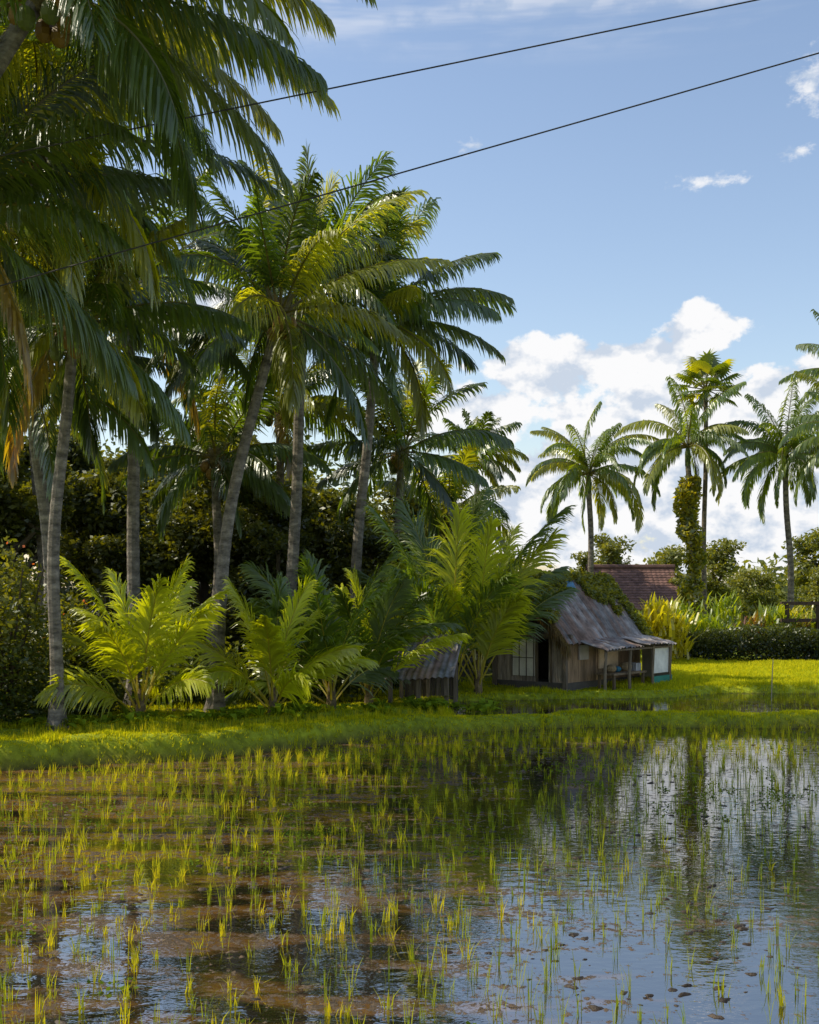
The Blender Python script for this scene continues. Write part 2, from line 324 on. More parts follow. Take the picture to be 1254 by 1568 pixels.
young((1.55,27.0),3.5,12,2.4,.9,64,60,.95)
def orn(name,base,top,Rc,nf,az0,drp=2.1,ld=1.5,n=76,col=(.13,.19,.03),fan=(60,30),ll=.58,r=.13,shaft=True,warm=.3,e_top=82,e_bot=-10,w=.045):
    mb=MB();b=np.array([base[0],base[1],H(*base)-.05]);top=np.array(top,float)
    trunk(mb,b,top-[0,0,.6],(0,0,0),r,r*.75,(.2,.175,.14))
    if shaft: tube(mb,[top-[0,0,.7],top-[0,0,.3],top+[0,0,.1]],[r*.8,r*.85,r*.4],8,(.10,.14,.04),0)
    for q in range(nf):
        a=(q+.5)/nf;az=az0+q*2.39996+rng.normal(0,.2)
        c=np.array(col)*rng.uniform(.8,1.3)
        if rng.random()<warm:c=np.array([.25,.28,.03])*rng.uniform(.8,1.1)
        frond(mb,top,az,R(np.interp(a,[0,1],[e_top,e_bot])+rng.normal(0,7)),Rc*1.2*rng.uniform(.8,1.08),drp*np.interp(a,[0,.3,1],[.35,.9,.8])*rng.uniform(.8,1.2),n,ll*rng.uniform(.8,1.15),c,w=w,roll=rng.normal(0,.5),ld=ld*rng.uniform(.5,1.3),pw=1.2,fan=fan)
    return mb,top
rng=np.random.default_rng(77)
mb,t=orn('p',(6.95,45),(6.75,45,7.0),2.6,30,.2);mb.build('foxtail_palm',[M_trunk,M_leaf])
mb,t=orn('p',(10.7,44),(10.25,44,7.9),2.5,26,1.2,warm=.6)
def leaves(mb,Pc,size,col,m=0,flat=0.,asp=.5):
    n=len(Pc);d=nrm(rng.normal(size=(n,3)));
    if flat: d[:,2]*=(1-flat);d=nrm(d)
    s=nrm(np.cross(d,nrm(rng.normal(size=(n,3)))));sz=(size*rng.uniform(.6,1.25,n))[:,None]
    V=np.stack([Pc-d*sz*.5,Pc+s*sz*asp*.5,Pc+d*sz*.5,Pc-s*sz*asp*.5],1).reshape(-1,3)
    mb.add(V,np.arange(n*4).reshape(-1,4),np.repeat(col,4,0),m)
def cvar(n,c0,c1,f=None):
    t=(rng.random(n) if f is None else np.clip(f+rng.normal(0,.18,n),0,1))[:,None];return np.array(c0)*(1-t)+np.array(c1)*t
n=4200;z=rng.uniform(.3,6.8,n);rad=.15+.45*vn(z,z*0,.5,2)**1.3+.12*(z<2.4);az=rng.uniform(0,6.28,n);rr=rad*np.sqrt(rng.random(n))
leaves(mb,np.stack([10.6-.05*z+rr*np.cos(az)+.12*np.sin(z*2),44+rr*np.sin(az),z],1),.24,cvar(n,(.06,.1,.015),(.36,.34,.03)),1)
mb.build('fishtail_palm_with_creeper',[M_trunk,M_leaf])
mb=MB();b=np.array([11.1,45,H(11.1,45)-.05]);tp=np.array([11.15,45,10.2]);trunk(mb,b,tp,(0,0,0),.1,.08,(.2,.17,.13))
for q in range(28):
    a=(q+.5)/28;az=q*2.39996;e=R(np.interp(a,[0,1],[80,-35])+rng.normal(0,6));L=rng.uniform(.75,1.05)
    u=np.array([math.cos(az)*math.cos(e),math.sin(az)*math.cos(e),math.sin(e)]);s=np.array([-math.sin(az),math.cos(az),0]);c=tp+u*L
    tube(mb,[tp,tp+u*L*.5,c],[.025,.02,.015],4,(.14,.14,.04),1)
    ns=19;ph=np.radians(np.linspace(-125,125,ns));col=np.array([.10,.15,.02] if rng.random()<.5 else [.28,.30,.03])*rng.uniform(.8,1.2)
    nr=np.cross(u,s)
    d=np.cos(ph)[:,None]*u+np.sin(ph)[:,None]*s;ln=.68*(1-.2*np.abs(np.sin(ph)))[:,None];wv=(-np.sin(ph)[:,None]*u+np.cos(ph)[:,None]*s)*.055
    q1=c+d*ln*.65;q2=q1+nrm(d-np.array([0,0,.8]))*ln*.4
    V=np.stack([c+0*d-wv*.2,c+0*d+wv*.2,q1-wv+nr*.02,q1+wv-nr*.02,q2-wv*.1,q2+wv*.1],1).reshape(-1,3);kk=np.arange(ns)[:,None]*6
    mb.add(V,np.concatenate([kk+[0,1,3,2],kk+[2,3,5,4]]),col,1)
mb.build('fan_palm',[M_trunk,M_leaf])
mb,t=orn('p',(14.1,44),(13.85,44,7.5),2.6,28,2.2,warm=.15);mb.build('foxtail_palm',[M_trunk,M_leaf])
mb,t=orn('p',(15.9,42),(15.6,42,7.9),2.6,24,.5,warm=.15);mb.build('foxtail_palm',[M_trunk,M_leaf])
mb,t=orn('p',(17.2,45),(16.6,45,10.8),2.2,20,.9,warm=.1,drp=1.4,n=60);mb.build('coconut_palm',[M_trunk,M_leaf])

# ---------------------------------------------------------------- broadleaf trees
def treemesh(h,cr,nleaf,c0,c1,ls=.16,seed=0,airy=1.):
    mb=MB();tips=[]
    def limb(p,d,L,r,lev):
        k=6;P=[p];dd=d.copy()
        for q in range(k):
            dd=nrm(dd+rng.normal(0,.13,3)+np.array([0,0,.05]));P.append(P[-1]+dd*L/k)
        P=np.array(P);tube(mb,P,np.linspace(r,r*.5,k+1),7 if lev<2 else 4,(.09,.075,.055),0)
        if lev>=2: tips.append(P[-1]);tips.append(P[3]);return
        nb=6 if lev==0 else 4
        for b in range(nb):
            q=P[int(rng.integers(3,7))];aa=rng.uniform(0,6.28);up=rng.uniform(.15,.9)
            nd=nrm(np.array([math.cos(aa),math.sin(aa),up])+dd*.35);limb(q,nd,L*rng.uniform(.5,.75)*(1 if lev else cr/h*1.3),r*.5,lev+1)
    limb(np.array([0,0,-.1]),np.array([rng.normal(0,.08),rng.normal(0,.08),1.]),h*.55,.16,0)
    tips=np.array(tips);per=nleaf//len(tips)
    for tp in tips:
        rr=rng.uniform(.35,.8)*cr*.36
        P=rng.normal(size=(per,3));P=nrm(P)*(rng.random((per,1))**.45)*rr*[1,1,.65]
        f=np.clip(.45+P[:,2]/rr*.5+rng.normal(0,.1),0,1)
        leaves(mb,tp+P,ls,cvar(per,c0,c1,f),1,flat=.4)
    me=mb.build('tmp',[M_bark,M_tree]);d=me.data;bpy.data.objects.remove(me);return d
rng=np.random.default_rng(5)
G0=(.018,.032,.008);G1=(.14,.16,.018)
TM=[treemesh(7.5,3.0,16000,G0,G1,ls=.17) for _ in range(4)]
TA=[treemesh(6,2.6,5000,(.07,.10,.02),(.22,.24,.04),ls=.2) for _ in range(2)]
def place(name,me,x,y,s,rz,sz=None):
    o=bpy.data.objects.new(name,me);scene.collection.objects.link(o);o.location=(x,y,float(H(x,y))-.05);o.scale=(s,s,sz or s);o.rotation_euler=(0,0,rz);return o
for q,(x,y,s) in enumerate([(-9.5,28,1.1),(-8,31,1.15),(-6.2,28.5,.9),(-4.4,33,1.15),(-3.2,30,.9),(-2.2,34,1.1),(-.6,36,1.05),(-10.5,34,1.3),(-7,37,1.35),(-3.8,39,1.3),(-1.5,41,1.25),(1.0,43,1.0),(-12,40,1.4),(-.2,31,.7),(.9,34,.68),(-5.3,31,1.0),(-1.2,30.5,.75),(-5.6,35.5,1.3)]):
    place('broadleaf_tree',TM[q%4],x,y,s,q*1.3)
for q,(x,y,s) in enumerate([(2.5,41,.62),(3.8,46,.66),(4.6,50,.7)]): place('broadleaf_tree',TM[q%4],x,y,s,q*2.)
for q,(x,y,s) in enumerate([(10.2,58,1.05),(12.6,60,1.0),(15,57,1.0),(19,55,1.1),(8.6,60,.9),(14.6,50,.7),(12.2,52,.65),(17,50,.75)]): place('shade_tree',TA[q%2],x,y,s,q*2.)

def cloudmass(mb,cx,cy,rx,ry,h,n,size,c0,c1,m=0,zb=0):
    P=rng.normal(size=(n,3));P=nrm(P)*(rng.random((n,1))**.4);P[:,2]=np.abs(P[:,2])
    b=1+.35*(vn(P[:,0]*3+cx,P[:,1]*3+P[:,2]*4,1,4)-.5)
    x=cx+P[:,0]*rx*b;y=cy+P[:,1]*ry*b;z=zb+P[:,2]*h*b
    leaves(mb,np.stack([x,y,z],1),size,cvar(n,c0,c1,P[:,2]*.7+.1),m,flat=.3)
mb=MB()
for q in range(46):
    x=-62+q*2.75+rng.normal(0,.8);y=rng.uniform(62,80);h=rng.uniform(10,14) if x<0 else rng.uniform(3.6,5.2)
    cloudmass(mb,x,y,4.2,3.5,h,1500,.5,(.02,.04,.01) if x<0 else (.045,.07,.014),(.08,.11,.02) if x<0 else(.17,.2,.035),zb=float(H(x,y))-.3)
mb.build('distant_trees',[M_tree])
mb=MB()
for q in range(34):
    x=rng.uniform(-10,.6);y=np.interp(x,[-10,-5,0,1],[21,23.6,27.5,29])+rng.uniform(0,2.2);h=rng.uniform(.5,1.5)
    cloudmass(mb,x,y,.9,.8,h,900,.14,(.02,.045,.01),(.17,.21,.02),zb=float(H(x,y))-.1)
for q in range(34):
    x=rng.uniform(-13,3);y=rng.uniform(31,40);cloudmass(mb,x,y,1.8,1.4,rng.uniform(2,4),1200,.2,(.012,.024,.007),(.08,.1,.015),zb=float(H(x,y))-.1)
mb.build('undergrowth',[M_tree])
for (x,y,rx,h) in [(-6.9,20.6,1.0,3.2),(-7.9,19.3,1.1,3.0),(-6.3,22.2,.9,2.2)]:
    mb=MB();bz=float(H(x,y))
    for b in range(7):
        a=b*.9;tube(mb,[[0,0,-.1],[.2*math.cos(a),.2*math.sin(a),h*.4],[.6*math.cos(a),.6*math.sin(a),h*.85]],[.04,.03,.01],5,(.09,.07,.05),1)
    cloudmass(mb,0,0,rx,rx,h,7000,.12,(.03,.06,.01),(.17,.19,.02))
    n=22;P=nrm(rng.normal(size=(n,3)))*[rx,rx,h];P[:,2]=np.abs(P[:,2]);leaves(mb,P,.08,cvar(n,(.4,.1,.08),(.4,.15,.1)),0,asp=.9)
    mb.build('shrub',[M_tree,M_bark],loc=(x,y,bz))
mb=MB()
for q in range(90):
    x=rng.uniform(-6.5,1.8);y=float(edge(np.array([x]))[0])+rng.uniform(2.0,3.8);z=float(H(x,y))
    for b in range(8):
        az=rng.uniform(0,6.28);e=rng.uniform(.5,1.2);L=rng.uniform(.2,.42);u=np.array([math.cos(az)*math.cos(e),math.sin(az)*math.cos(e),math.sin(e)]);s=np.array([-math.sin(az),math.cos(az),0])
        p=np.array([x,y,z]);q1=p+u*L*.6;q2=q1+nrm(u-[0,0,.9])*L*.5
        c=np.array([.15,.22,.02])*rng.uniform(.7,1.8);w=L*.16
        mb.add([p-s*.01,p+s*.01,q1-s*w,q1+s*w,q2-s*.01,q2+s*.01],[[0,1,3,2],[2,3,5,4]],c)
mb.build('broadleaf_weeds',[M_grass])
mb=MB()
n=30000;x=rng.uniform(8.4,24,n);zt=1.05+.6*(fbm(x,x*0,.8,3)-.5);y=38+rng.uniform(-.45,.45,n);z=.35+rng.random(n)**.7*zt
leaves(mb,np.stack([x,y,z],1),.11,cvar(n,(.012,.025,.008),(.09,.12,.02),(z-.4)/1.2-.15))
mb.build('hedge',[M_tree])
def strap(mb,x,y,z,h,n,c0,c1,w=.07):
    P=np.tile([[x,y,z]],(n,1))+rng.normal(0,.26,(n,3))*[1,1,0]+np.c_[np.zeros((n,2)),rng.uniform(0,h*.7,n)]
    blades(mb,P,rng.uniform(.25,.6,n)*min(h,1.2),np.full(n,w),rng.uniform(0,6.28,n),rng.uniform(.2,1.2,n),cvar(n,c0,c1))
for q,(x,y,h,k) in enumerate([(7.7,37,2.2,0),(8.2,37.4,1.7,0),(8.9,38.8,1.5,1),(9.6,39,1.4,1),(10.3,39,1.1,1),(11.2,39.1,1.4,2),(12,39,1.9,1),(12.9,39,1.2,3),(13.6,39.1,1.7,1),(14.3,39,1.1,3),(15.2,39,1.5,1),(16,39,1.6,1),(9.3,41,2.0,1),(10.9,41.5,2.4,1),(12.3,40.9,1.8,1),(13.2,41,1.7,0),(14.9,40.8,2.0,1),(7.2,38.5,1.6,1)]):
    mb=MB();c=[((.34,.34,.02),(.50,.44,.04)),((.10,.17,.02),(.34,.38,.03)),((.22,.06,.03),(.15,.18,.03)),((.2,.06,.03),(.15,.22,.03))][k]
    bz=float(H(x,y));tube(mb,[[0,0,-.1],[0,0,h*.7]],[.03,.015],5,(.1,.08,.05),0);strap(mb,0,0,.1,h,280,*c,w=rng.uniform(.05,.11));mb.build('croton_shrub' if k!=1 else 'garden_shrub',[M_young],loc=(x,y,bz))
# ---------------------------------------------------------------- farm hut
th=R(40);O=np.array([3.72,28.3,float(H(3.72,28.3))]);U=np.array([-math.cos(th),math.sin(th),0]);Vv=np.array([math.sin(th),math.cos(th),0]);Zz=np.array([0,0,1.])
def XF(c): c=np.asarray(c,float);return O+c[...,0:1]*U+c[...,1:2]*Vv+c[...,2:3]*Zz
hut=empty('farm_hut')
def part(fn,name,mats,parent=hut,smooth=False):
    mb=MB();fn(mb);return mb.build(name,mats,smooth,parent)
Wd,Ln,Hw,Hr=2.05,3.5,1.32,2.66
def f(mb):
    box(mb,(-.03,-.03,-.3),(Wd+.03,Ln+.03,.22),(.10,.09,.08),0,XF)
part(f,'stone_base',[M_plaster])
def f(mb):
    u=0
    while u<Wd-.02:
        w=rng.uniform(.09,.14);u1=min(u+w,Wd);g=rng.uniform(.5,1.2)
        if not(.42<u<.80): box(mb,(u,0,.22),(u1-.008,.03+.006*rng.random(),Hw),np.array([.30,.25,.2])*g,0,XF)
        u=u1
    v=0
    while v<Ln-.02:
        w=rng.uniform(.1,.16);v1=min(v+w,Ln);g=rng.uniform(.5,1.2)
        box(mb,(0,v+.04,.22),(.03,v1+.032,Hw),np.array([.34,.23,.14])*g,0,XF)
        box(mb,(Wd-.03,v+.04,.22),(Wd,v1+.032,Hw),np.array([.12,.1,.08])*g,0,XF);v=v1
    box(mb,(.04,Ln-.03,.22),(Wd-.04,Ln,Hw),(.12,.1,.08),0,XF)
part(f,'walls',[M_wood])
def f(mb):
    box(mb,(.9,-.035,.35),(1.55,-.005,1.24),(.65,.63,.55),0,XF)
    for q in range(4): box(mb,(.9+q*.21,-.05,.33),(.92+q*.21,-.036,1.26),(.12,.1,.08),0,XF)
    box(mb,(.9,-.055,.78),(1.55,-.051,.80),(.12,.1,.08),0,XF)
part(f,'window_panel',[M_plaster])
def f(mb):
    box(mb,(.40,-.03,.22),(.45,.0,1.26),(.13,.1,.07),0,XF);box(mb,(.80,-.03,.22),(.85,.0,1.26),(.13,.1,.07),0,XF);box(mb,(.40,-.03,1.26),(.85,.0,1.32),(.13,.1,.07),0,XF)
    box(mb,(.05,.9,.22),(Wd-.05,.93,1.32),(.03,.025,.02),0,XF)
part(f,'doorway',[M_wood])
def f(mb):
    for u,v in [(0,-.05),(Wd,-.05),(Wd/2,-.05)]:
        hh=Hw if u!=Wd/2 else Hr-.1
        box(mb,(u-.05,v-.05,-.2 if u!=Wd/2 else Hw),(u+.05,v+.03,hh),(.16,.13,.1),0,XF)
    box(mb,(-.2,-.12,Hw-.02),(Wd+.2,-.02,Hw+.06),(.15,.12,.09),0,XF)
    for s in np.linspace(.15,.85,6):
        z0=Hw+.08;z1=Hw+(Hr-Hw)*(1-abs(s-.5)*2)-.06;box(mb,(Wd*s-.02,-.02,z0),(Wd*s+.02,.01,max(z0+.05,z1)),(.15,.12,.08),0,XF)
part(f,'frame',[M_wood])
def corr(mb,a,b,c,d,n,amp,col,m=0,thick=.012,ny=8,rust=.75):
    a,b,c,d=[np.array(q,float) for q in(a,b,c,d)];S=n*4
    s=np.linspace(0,1,S+1);t=np.linspace(0,1,ny)
    nor=nrm(np.cross(b-a,d-a));oo=int(rng.integers(50))
    for side in(0,1):
        G=(a+(b-a)*s[:,None,None])*(1-t[None,:,None])+(d+(c-d)*s[:,None,None])*t[None,:,None]
        G=G+nor*(np.sin(s*n*2*math.pi)[:,None,None]*amp+side*thick)
        G[...,2]+=.05*(vn(s[:,None]*7,t[None,:]*5,1,oo)-.5)
        i,j=np.meshgrid(np.arange(S),np.arange(ny-1),indexing='ij')
        F=np.stack([i*ny+j,(i+1)*ny+j,(i+1)*ny+j+1,i*ny+j+1],-1).reshape(-1,4)
        mm=sst(.35,.7,fbm(s[:,None]*9+0*t,t[None,:]*3+0*s[:,None],1,oo))[...,None];cc=np.array(col)*(1-mm*.6)+np.array([.20,.10,.055])*mm*rust
        mb.add(XF(G.reshape(-1,3)),F,cc.reshape(-1,3),m)
def f(mb):
    z0=Hw-.02;k=.14
    for q,(v0,v1) in enumerate([(-.35,.65),(.6,1.6),(1.55,2.5),(2.45,3.6)]):
        g=[.8,1.3,.8,1.1][q];o=.014*q
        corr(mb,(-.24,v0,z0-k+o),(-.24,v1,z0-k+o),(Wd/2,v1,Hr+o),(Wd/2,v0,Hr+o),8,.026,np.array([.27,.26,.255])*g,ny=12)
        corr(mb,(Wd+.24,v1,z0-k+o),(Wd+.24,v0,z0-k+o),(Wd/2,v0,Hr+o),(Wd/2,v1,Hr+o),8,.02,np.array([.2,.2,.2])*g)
    corr(mb,(Wd*.36,.5,Hr-.37+.11),(Wd*.36,1.7,Hr-.37+.11),(Wd/2-.05,1.7,Hr+.07),(Wd/2-.05,.5,Hr+.07),2,.006,(.10,.25,.42),rust=.1)
part(f,'roof',[M_tin],smooth=True)
def f(mb):
    n=26000
    P=np.stack([rng.uniform(-.3,Wd+.3,n),rng.uniform(-.6,3.7,n),np.zeros(n)],1)
    zz=Hr-np.abs(P[:,0]-Wd/2)*(Hr-Hw+.16)/(Wd/2+.24)+.06+.18*rng.random(n)
    P[:,2]=zz;nz=fbm(P[:,0],P[:,1],.6,3)
    k=((P[:,0]>Wd/2-.2-.45*nz)|(P[:,1]<-.2)&(P[:,0]>.1)|((P[:,1]>3.0+.5*nz)&(nz>.45)))&(nz>.30)|((nz>.72)&(P[:,0]>.2));P=P[k]
    leaves(mb,XF(P),.13,cvar(len(P),(.06,.09,.02),(.28,.29,.03)),0,flat=.5)
part(f,'roof_creeper',[M_tree])
def f(mb):
    n=2200;u=rng.uniform(-.3,Wd+.3,n);zz=Hr-np.abs(u-Wd/2)*(Hr-Hw+.16)/(Wd/2+.24);P=XF(np.stack([u,rng.uniform(-.5,-.3,n),zz+.03],1))
    blades(mb,P,-rng.uniform(.15,.45,n),np.full(n,.018),rng.uniform(0,6.28,n),rng.uniform(0,.4,n),cvar(n,(.10,.08,.05),(.25,.19,.10)))
part(f,'thatch_fringe',[M_grass])
def f(mb):
    corr(mb,(-.95,.25,Hw-.30),(-1.0,1.2,Hw-.26),(-.15,1.2,Hw-.08),(-.15,.25,Hw-.10),7,.02,(.32,.31,.3))
    corr(mb,(-.92,1.15,Hw-.25),(-.95,2.1,Hw-.28),(-.15,2.1,Hw-.06),(-.15,1.15,Hw-.065),7,.02,(.22,.21,.2))
    corr(mb,(-1.1,2.0,Hw-.22),(-1.05,3.55,Hw-.24),(-.15,3.55,Hw-.045),(-.15,2.0,Hw-.045),10,.015,(.55,.5,.45),rust=.4)
part(f,'awning',[M_tin],smooth=True)
def f(mb):
    for v,u in [(.35,-.85),(1.5,-.85),(2.55,-.9),(3.45,-.9)]: tube(mb,XF([[u,v,-.3],[u+.02,v,.4],[u,v+.03,Hw-.27]]),.04,7,(.2,.16,.11),0)
    box(mb,(-.92,.3,Hw-.34),(-.86,3.5,Hw-.295),(.17,.13,.09),0,XF)
part(f,'awning_posts',[M_wood])
def f(mb):
    box(mb,(-.06,1.4,.5),(-.02,2.3,Hw-.12),(.75,.55,.34),0,XF)
    box(mb,(-.86,2.6,.35),(-.83,3.53,Hw-.3),(.8,.8,.77),0,XF)
    box(mb,(-.90,2.6,.0),(-.86,3.55,.28),(.04,.25,.19),0,XF)
    box(mb,(-.81,3.53,.0),(-.05,3.57,Hw-.25),(.45,.42,.36),0,XF)
    box(mb,(-.06,.5,.75),(-.02,.9,1.1),(.5,.45,.4),0,XF)
part(f,'side_panels',[M_plaster])
def f(mb):
    box(mb,(-.75,.9,.38),(-.25,2.5,.43),(.22,.16,.1),0,XF)
    for v in(1.0,2.4):
        for u in(-.7,-.3): box(mb,(u-.03,v-.03,-.2),(u+.03,v+.03,.38),(.15,.11,.07),0,XF)
    for v,s in[(1.2,.14),(1.5,.1),(1.9,.16)]: ball(mb,XF(np.array([-.5,v,.43+s*.7])),s,(.3,.22,.12) if s>.12 else (.05,.2,.3),0,sz=.75)
    box(mb,(-.65,2.15,.432),(-.4,2.4,.62),(.4,.4,.42),0,XF)
part(f,'bench_with_pots',[M_wood])
th2=R(-12)
O=np.array([.82,24.9,float(H(.6,25.2))]);U=np.array([-math.cos(th2),-math.sin(th2),0]);Vv=np.array([-math.sin(th2),math.cos(th2),0]);
shed=empty('low_shed')
def f(mb):
    for u in(.05,.65,1.25):
        for v in(0,1.1): box(mb,(u-.04,v-.04,-.3),(u+.04,v+.04,.62+.2*v),(.17,.14,.1),0,XF)
    for q in range(12): box(mb,(q*.1,1.12,0),(q*.1+.09,1.15,.75),np.array([.12,.1,.08])*rng.uniform(.7,1.2),0,XF)
part(f,'posts_and_wall',[M_wood],shed)
def f(mb): corr(mb,(1.5,-.3,.50),(-.15,-.3,.58),(-.1,1.3,1.4),(1.35,1.3,1.4),12,.02,(.24,.25,.27))
part(f,'roof',[M_tin],shed,True)
# ---------------------------------------------------------------- tiled house
def house(name,x0,x1,y0,dep,zw,zr,col):
    e=empty(name);g=float(H(x0,y0))
    def f(mb):
        box(mb,(x0+.4,y0+.5,g-.2),(x1-.4,y0+dep-.5,zw),(.4,.36,.3),0)
        for xx in np.arange(x0+1,x1-1,1.8): box(mb,(xx,y0+.46,g+.8),(xx+.7,y0+.497,zw-.3),(.04,.04,.04),0)
    part(f,'walls',[M_plaster],e)
    def f(mb):
        rows=16;ym=y0+dep/2;nx_=int((x1-x0)/.2)
        for sd in(0,1):
            for r in range(rows):
                t0=r/rows;t1=(r+1)/rows+.01
                ya=y0+(ym-y0)*t0;yb=y0+(ym-y0)*t1
                if sd: ya,yb=2*ym-ya,2*ym-yb
                za=zw-.1+(zr-zw+.1)*t0+.035;zb=zw-.1+(zr-zw+.1)*t1
                xx=np.linspace(x0,x1,nx_*4+1);wv=.02*np.abs(np.sin((xx-x0)/.2*math.pi))
                A=np.stack([xx,0*xx+ya,za+wv],1);B=np.stack([xx,0*xx+yb,zb+wv],1);A0=A-[0,0,.045]
                V=np.concatenate([A0,A,B]);n_=len(xx);k=np.arange(n_-1)
                F=np.concatenate([np.stack([k,k+1,k+1+n_,k+n_],1),np.stack([k+n_,k+1+n_,k+1+2*n_,k+2*n_],1)])
                cc=np.array(col)*np.repeat(rng.uniform(.7,1.25,(nx_+1,1)),4,0)[:n_];mb.add(V,F,np.concatenate([cc,cc,cc]),0)
        tube(mb,[[x0-.05,ym,zr+.05],[x1+.05,ym,zr+.05]],.12,8,np.array(col)*.9,0)
    part(f,'tiled_roof',[M_tile],e)
    def f(mb):
        for xx in(x0+.4,x1-.42):
            ym=y0+dep/2;mb.add([[xx,y0+.5,zw],[xx,y0+dep-.5,zw],[xx,ym+.01,zr-.15],[xx,ym-.01,zr-.15]],[[0,1,2,3]],(.4,.36,.3))
    part(f,'gables',[M_plaster],e)
house('tiled_house',7.8,11.6,50,5,1.9,3.6,(.15,.085,.07))
mb=MB()
for x in np.arange(12.2,20,1.0): box(mb,(x-.06,38.55,.2),(x+.06,38.65,2.2),(.07,.05,.035))
for z in(1.6,2.15): box(mb,(12.0,38.52,z),(20,38.68,z+.11),(.08,.055,.04))
mb.build('garden_fence',[M_wood])
mb=MB();tube(mb,[[0,0,-.2],[.02,0,.5],[.05,.01,1.0]],[.012,.011,.008],6,(.35,.3,.22));mb.build('bamboo_stick',[M_wood],loc=(8.05,26.6,.1))
mb=MB();n=380;x=rng.uniform(-5,9,n);y=rng.uniform(6,20,n);k=(vn(x,y,2,4)>.4)&(d1(x,y)>.3)
for a_,b_ in zip(x[k],y[k]):
    c=int(rng.integers(5,50));s=.03+.0025*c
    leaves(mb,np.stack([rng.normal(a_,s,c),rng.normal(b_,s,c),rng.uniform(.004,.035,c)],1),.035,cvar(c,(.05,.10,.02),(.15,.22,.03)),0,flat=.8,asp=.7)
mb.build('water_weeds',[M_grass])
# soft half-sunk mud lumps
mb=MB();n=6500;x=rng.uniform(-6,11,n);y=5.5+17*rng.random(n)**1.2;k=(d1(x,y)>.1)&(fbm(x,y,.9,21)+.07*sst(9,6,y)+.006*-x>.55);x=x[k];y=y[k]
th_=np.arange(8)*2*math.pi/8
for a_,b_ in zip(x,y):
    s=.012+.045*rng.random()**2.5;r0=s*rng.uniform(.5,1.6,8);r1=r0*.6;sq=rng.uniform(.4,.9);rt=rng.uniform(-.6,.6)
    V=np.concatenate([np.stack([a_+r0*np.cos(th_+rt),b_+sq*r0*np.sin(th_),0*th_-.006],1),np.stack([a_+r1*np.cos(th_+rt),b_+sq*r1*np.sin(th_),0*th_+s*rng.uniform(.05,.3,8)],1),np.stack([a_+r1*.1*np.cos(th_),b_+r1*.1*np.sin(th_),0*th_+s*.25],1)])
    j=np.arange(8);j2=(j+1)%8
    mb.add(V,np.concatenate([np.stack([j,j2,j2+8,j+8],1),np.stack([j+8,j2+8,j2+16,j+16],1)]),np.array([.05,.038,.026])*rng.uniform(.5,1.5))
mb.build('mud_lumps',[M_mud],True)
def cable(p,q,sag,r=.009):
    p=np.array(p,float);q=np.array(q,float);t=np.linspace(0,1,80)[:,None];P=p+(q-p)*t-np.array([0,0,1])*sag*4*t*(1-t)
    mb=MB();tube(mb,P,r,6,(.02,.02,.02));mb.build('power_line',[M_wire])
cable((-16,14,5.5),(16,14,12.1),.12)
cable((-16,14,3.1),(16,14,12.2),.12)

# ---------------------------------------------------------------- sky
w=bpy.data.worlds.new('World');scene.world=w;w.use_nodes=True;n=w.node_tree.nodes;l=w.node_tree.links;n.clear()
sky=N(n,'ShaderNodeTexSky');sky.sky_type='NISHITA';sky.sun_disc=False;sky.sun_elevation=R(SUN_EL);sky.sun_rotation=R(SUN_ROT);sky.altitude=50;sky.air_density=1.15;sky.dust_density=.8;sky.ozone_density=1.8
gm=N(n,'ShaderNodeVectorMath',operation='MULTIPLY');gm.inputs[1].default_value=(1.30,1.20,1.16);l.new(sky.outputs[0],gm.inputs[0])
bg=N(n,'ShaderNodeBackground');bg.inputs[1].default_value=.15;l.new(gm.outputs[0],bg.inputs[0])
tc=N(n,'ShaderNodeTexCoord');sp=N(n,'ShaderNodeSeparateXYZ');l.new(tc.outputs['Generated'],sp.inputs[0])
def mt(op,*a):
    x=N(n,'ShaderNodeMath',operation=op)
    for i,v in enumerate(a):
        if isinstance(v,(int,float)): x.inputs[i].default_value=v
        else: l.new(v,x.inputs[i])
    return x.outputs[0]
az=mt('ARCTAN2',sp.outputs[0],sp.outputs[1]);el=mt('ARCSINE',sp.outputs[2])
cb=N(n,'ShaderNodeCombineXYZ');l.new(az,cb.inputs[0]);l.new(el,cb.inputs[1])
def noise(vec,sc,det,rough=.55,stretch=None,off=None):
    if stretch or off:
        mp=N(n,'ShaderNodeMapping');mp.inputs['Scale'].default_value=stretch or (1,1,1);mp.inputs['Location'].default_value=off or(0,0,0);l.new(vec,mp.inputs[0]);vec=mp.outputs[0]
    t=N(n,'ShaderNodeTexNoise');t.inputs['Scale'].default_value=sc;t.inputs['Detail'].default_value=det;t.inputs['Roughness'].default_value=rough;l.new(vec,t.inputs['Vector']);return t.outputs[0]
CB=[(13.9,11.9,2.0,1.3),(12.0,9.8,3.2,2.2),(13.4,7.2,5.5,3.4),(9.2,10.6,1.9,1.0),(6.4,10.6,3.2,1.4),(3.0,8.2,3.4,1.7),(9.0,4.6,10,4.0),(18.5,8.8,3.4,2),(17,3.8,9,3.6),(-9.5,13.2,2.2,1.0),(-28,8,12,4),(50,9,18,4),(-75,9,20,5),(170,9,30,5)]
CS=[(18.6,22.0,1.5,1.6),(18.0,19.3,.9,.5),(13.9,18.4,2.4,.5),(2.8,20.4,.8,.5)]
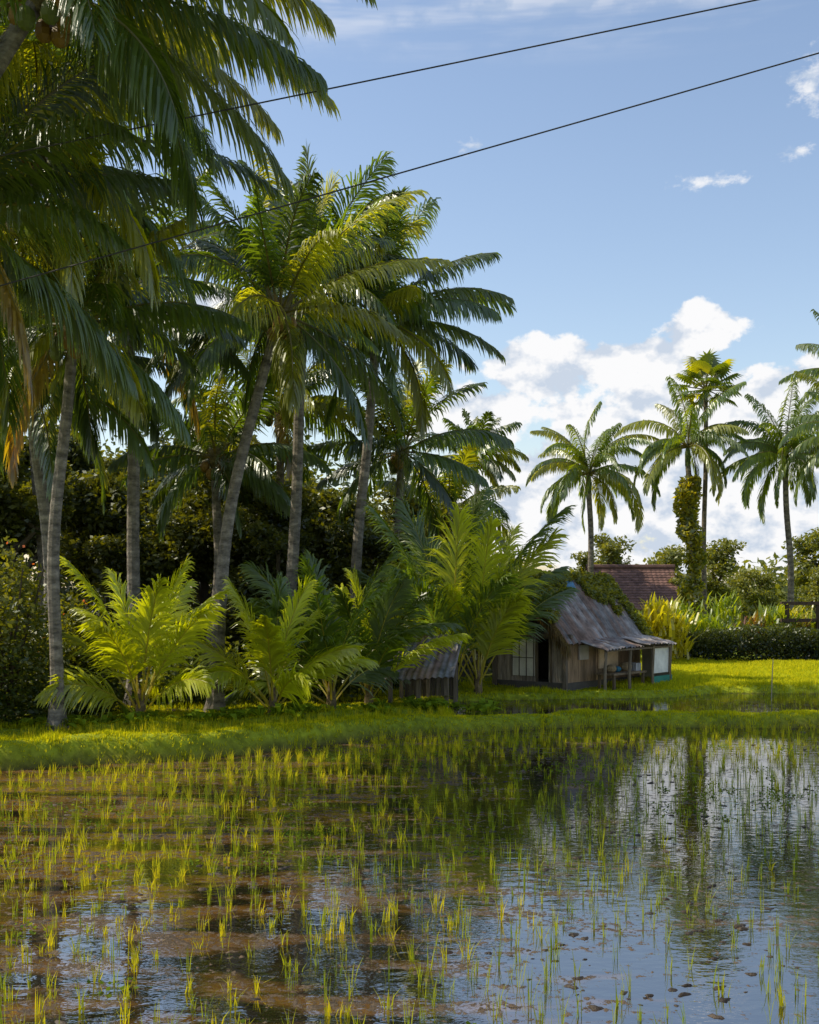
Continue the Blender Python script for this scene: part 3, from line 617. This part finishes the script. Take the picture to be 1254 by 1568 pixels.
def dist(vec,LB):
    cur=None
    for (a,e,ra,re) in LB:
        s=N(n,'ShaderNodeVectorMath',operation='MULTIPLY_ADD');l.new(vec,s.inputs[0]);s.inputs[1].default_value=(1/R(ra),1/R(re),0);s.inputs[2].default_value=(-a/ra,-e/re,0)
        L_=N(n,'ShaderNodeVectorMath',operation='LENGTH');l.new(s.outputs[0],L_.inputs[0])
        cur=L_.outputs['Value'] if cur is None else mt('SMOOTH_MIN',cur,L_.outputs['Value'],.25)
    return cur
nz=noise(cb.outputs[0],24,6,.56,(1,1.25,1))
nz2=noise(cb.outputs[0],24,4,.56,(1,1.25,1),off=(.010,-.018,0))
D=dist(cb.outputs[0],CB)
dens=mt('ADD',mt('SUBTRACT',1.0,D),mt('MULTIPLY',mt('SUBTRACT',nz,.5),2.2))
al=N(n,'ShaderNodeMapRange');al.interpolation_type='SMOOTHSTEP';al.inputs[1].default_value=-.02;al.inputs[2].default_value=.2;l.new(dens,al.inputs[0])
nzs=noise(cb.outputs[0],75,4,.6,(1,1.6,1))
dens2=mt('ADD',mt('SUBTRACT',.75,dist(cb.outputs[0],CS)),mt('MULTIPLY',mt('SUBTRACT',nzs,.5),2.4))
al2=N(n,'ShaderNodeMapRange');al2.interpolation_type='SMOOTHSTEP';al2.inputs[1].default_value=0;al2.inputs[2].default_value=.9;al2.inputs[4].default_value=.85;l.new(dens2,al2.inputs[0])
ci=noise(cb.outputs[0],4,4,.6,(1,9,1),off=(0,1.3,0))
cir=N(n,'ShaderNodeMapRange');cir.interpolation_type='SMOOTHSTEP';cir.inputs[1].default_value=.42;cir.inputs[2].default_value=.75;l.new(ci,cir.inputs[0])
ce=N(n,'ShaderNodeMapRange');ce.interpolation_type='SMOOTHSTEP';ce.inputs[1].default_value=R(23.3);ce.inputs[2].default_value=R(26);l.new(el,ce.inputs[0])
cirr=mt('MULTIPLY',mt('MULTIPLY',cir.outputs[0],ce.outputs[0]),.5)
alpha=mt('MAXIMUM',mt('MAXIMUM',al.outputs[0],cirr),al2.outputs[0])
sh=mt('SUBTRACT',nz,nz2)
shr=N(n,'ShaderNodeMapRange');shr.inputs[1].default_value=-.12;shr.inputs[2].default_value=.08;l.new(sh,shr.inputs[0])
cr=N(n,'ShaderNodeValToRGB');cr.color_ramp.elements[0].color=(.60,.68,.80,1);cr.color_ramp.elements[1].color=(.97,.97,.98,1);cr.color_ramp.elements[1].position=.75;l.new(shr.outputs[0],cr.inputs[0])
bc=N(n,'ShaderNodeBackground');bc.inputs[1].default_value=1.0;l.new(cr.outputs[0],bc.inputs[0])
mx=N(n,'ShaderNodeMixShader');l.new(alpha,mx.inputs[0]);l.new(bg.outputs[0],mx.inputs[1]);l.new(bc.outputs[0],mx.inputs[2])
o=N(n,'ShaderNodeOutputWorld');l.new(mx.outputs[0],o.inputs[0])

# ---------------------------------------------------------------- sun, camera
from mathutils import Vector
sd=Vector((math.sin(R(SUN_ROT))*math.cos(R(SUN_EL)),math.cos(R(SUN_ROT))*math.cos(R(SUN_EL)),math.sin(R(SUN_EL))))
L=bpy.data.lights.new('sun','SUN');L.energy=5;L.angle=R(.53);L.color=(1,.88,.66)
so=bpy.data.objects.new('sun',L);scene.collection.objects.link(so);so.rotation_euler=sd.to_track_quat('Z','Y').to_euler()
cam=bpy.data.cameras.new('camera');co=bpy.data.objects.new('camera',cam);scene.collection.objects.link(co)
co.location=(0,0,2.6);co.rotation_euler=(R(90),0,0)
cam.sensor_fit='VERTICAL';cam.sensor_height=30;cam.lens=35;cam.shift_y=.0772;cam.clip_end=6000;cam.clip_start=.1
scene.camera=co
scene.view_settings.view_transform='Standard';scene.view_settings.look='None';scene.view_settings.exposure=0
print('polys',sum(len(o.data.polygons) for o in scene.objects if o.type=='MESH'))
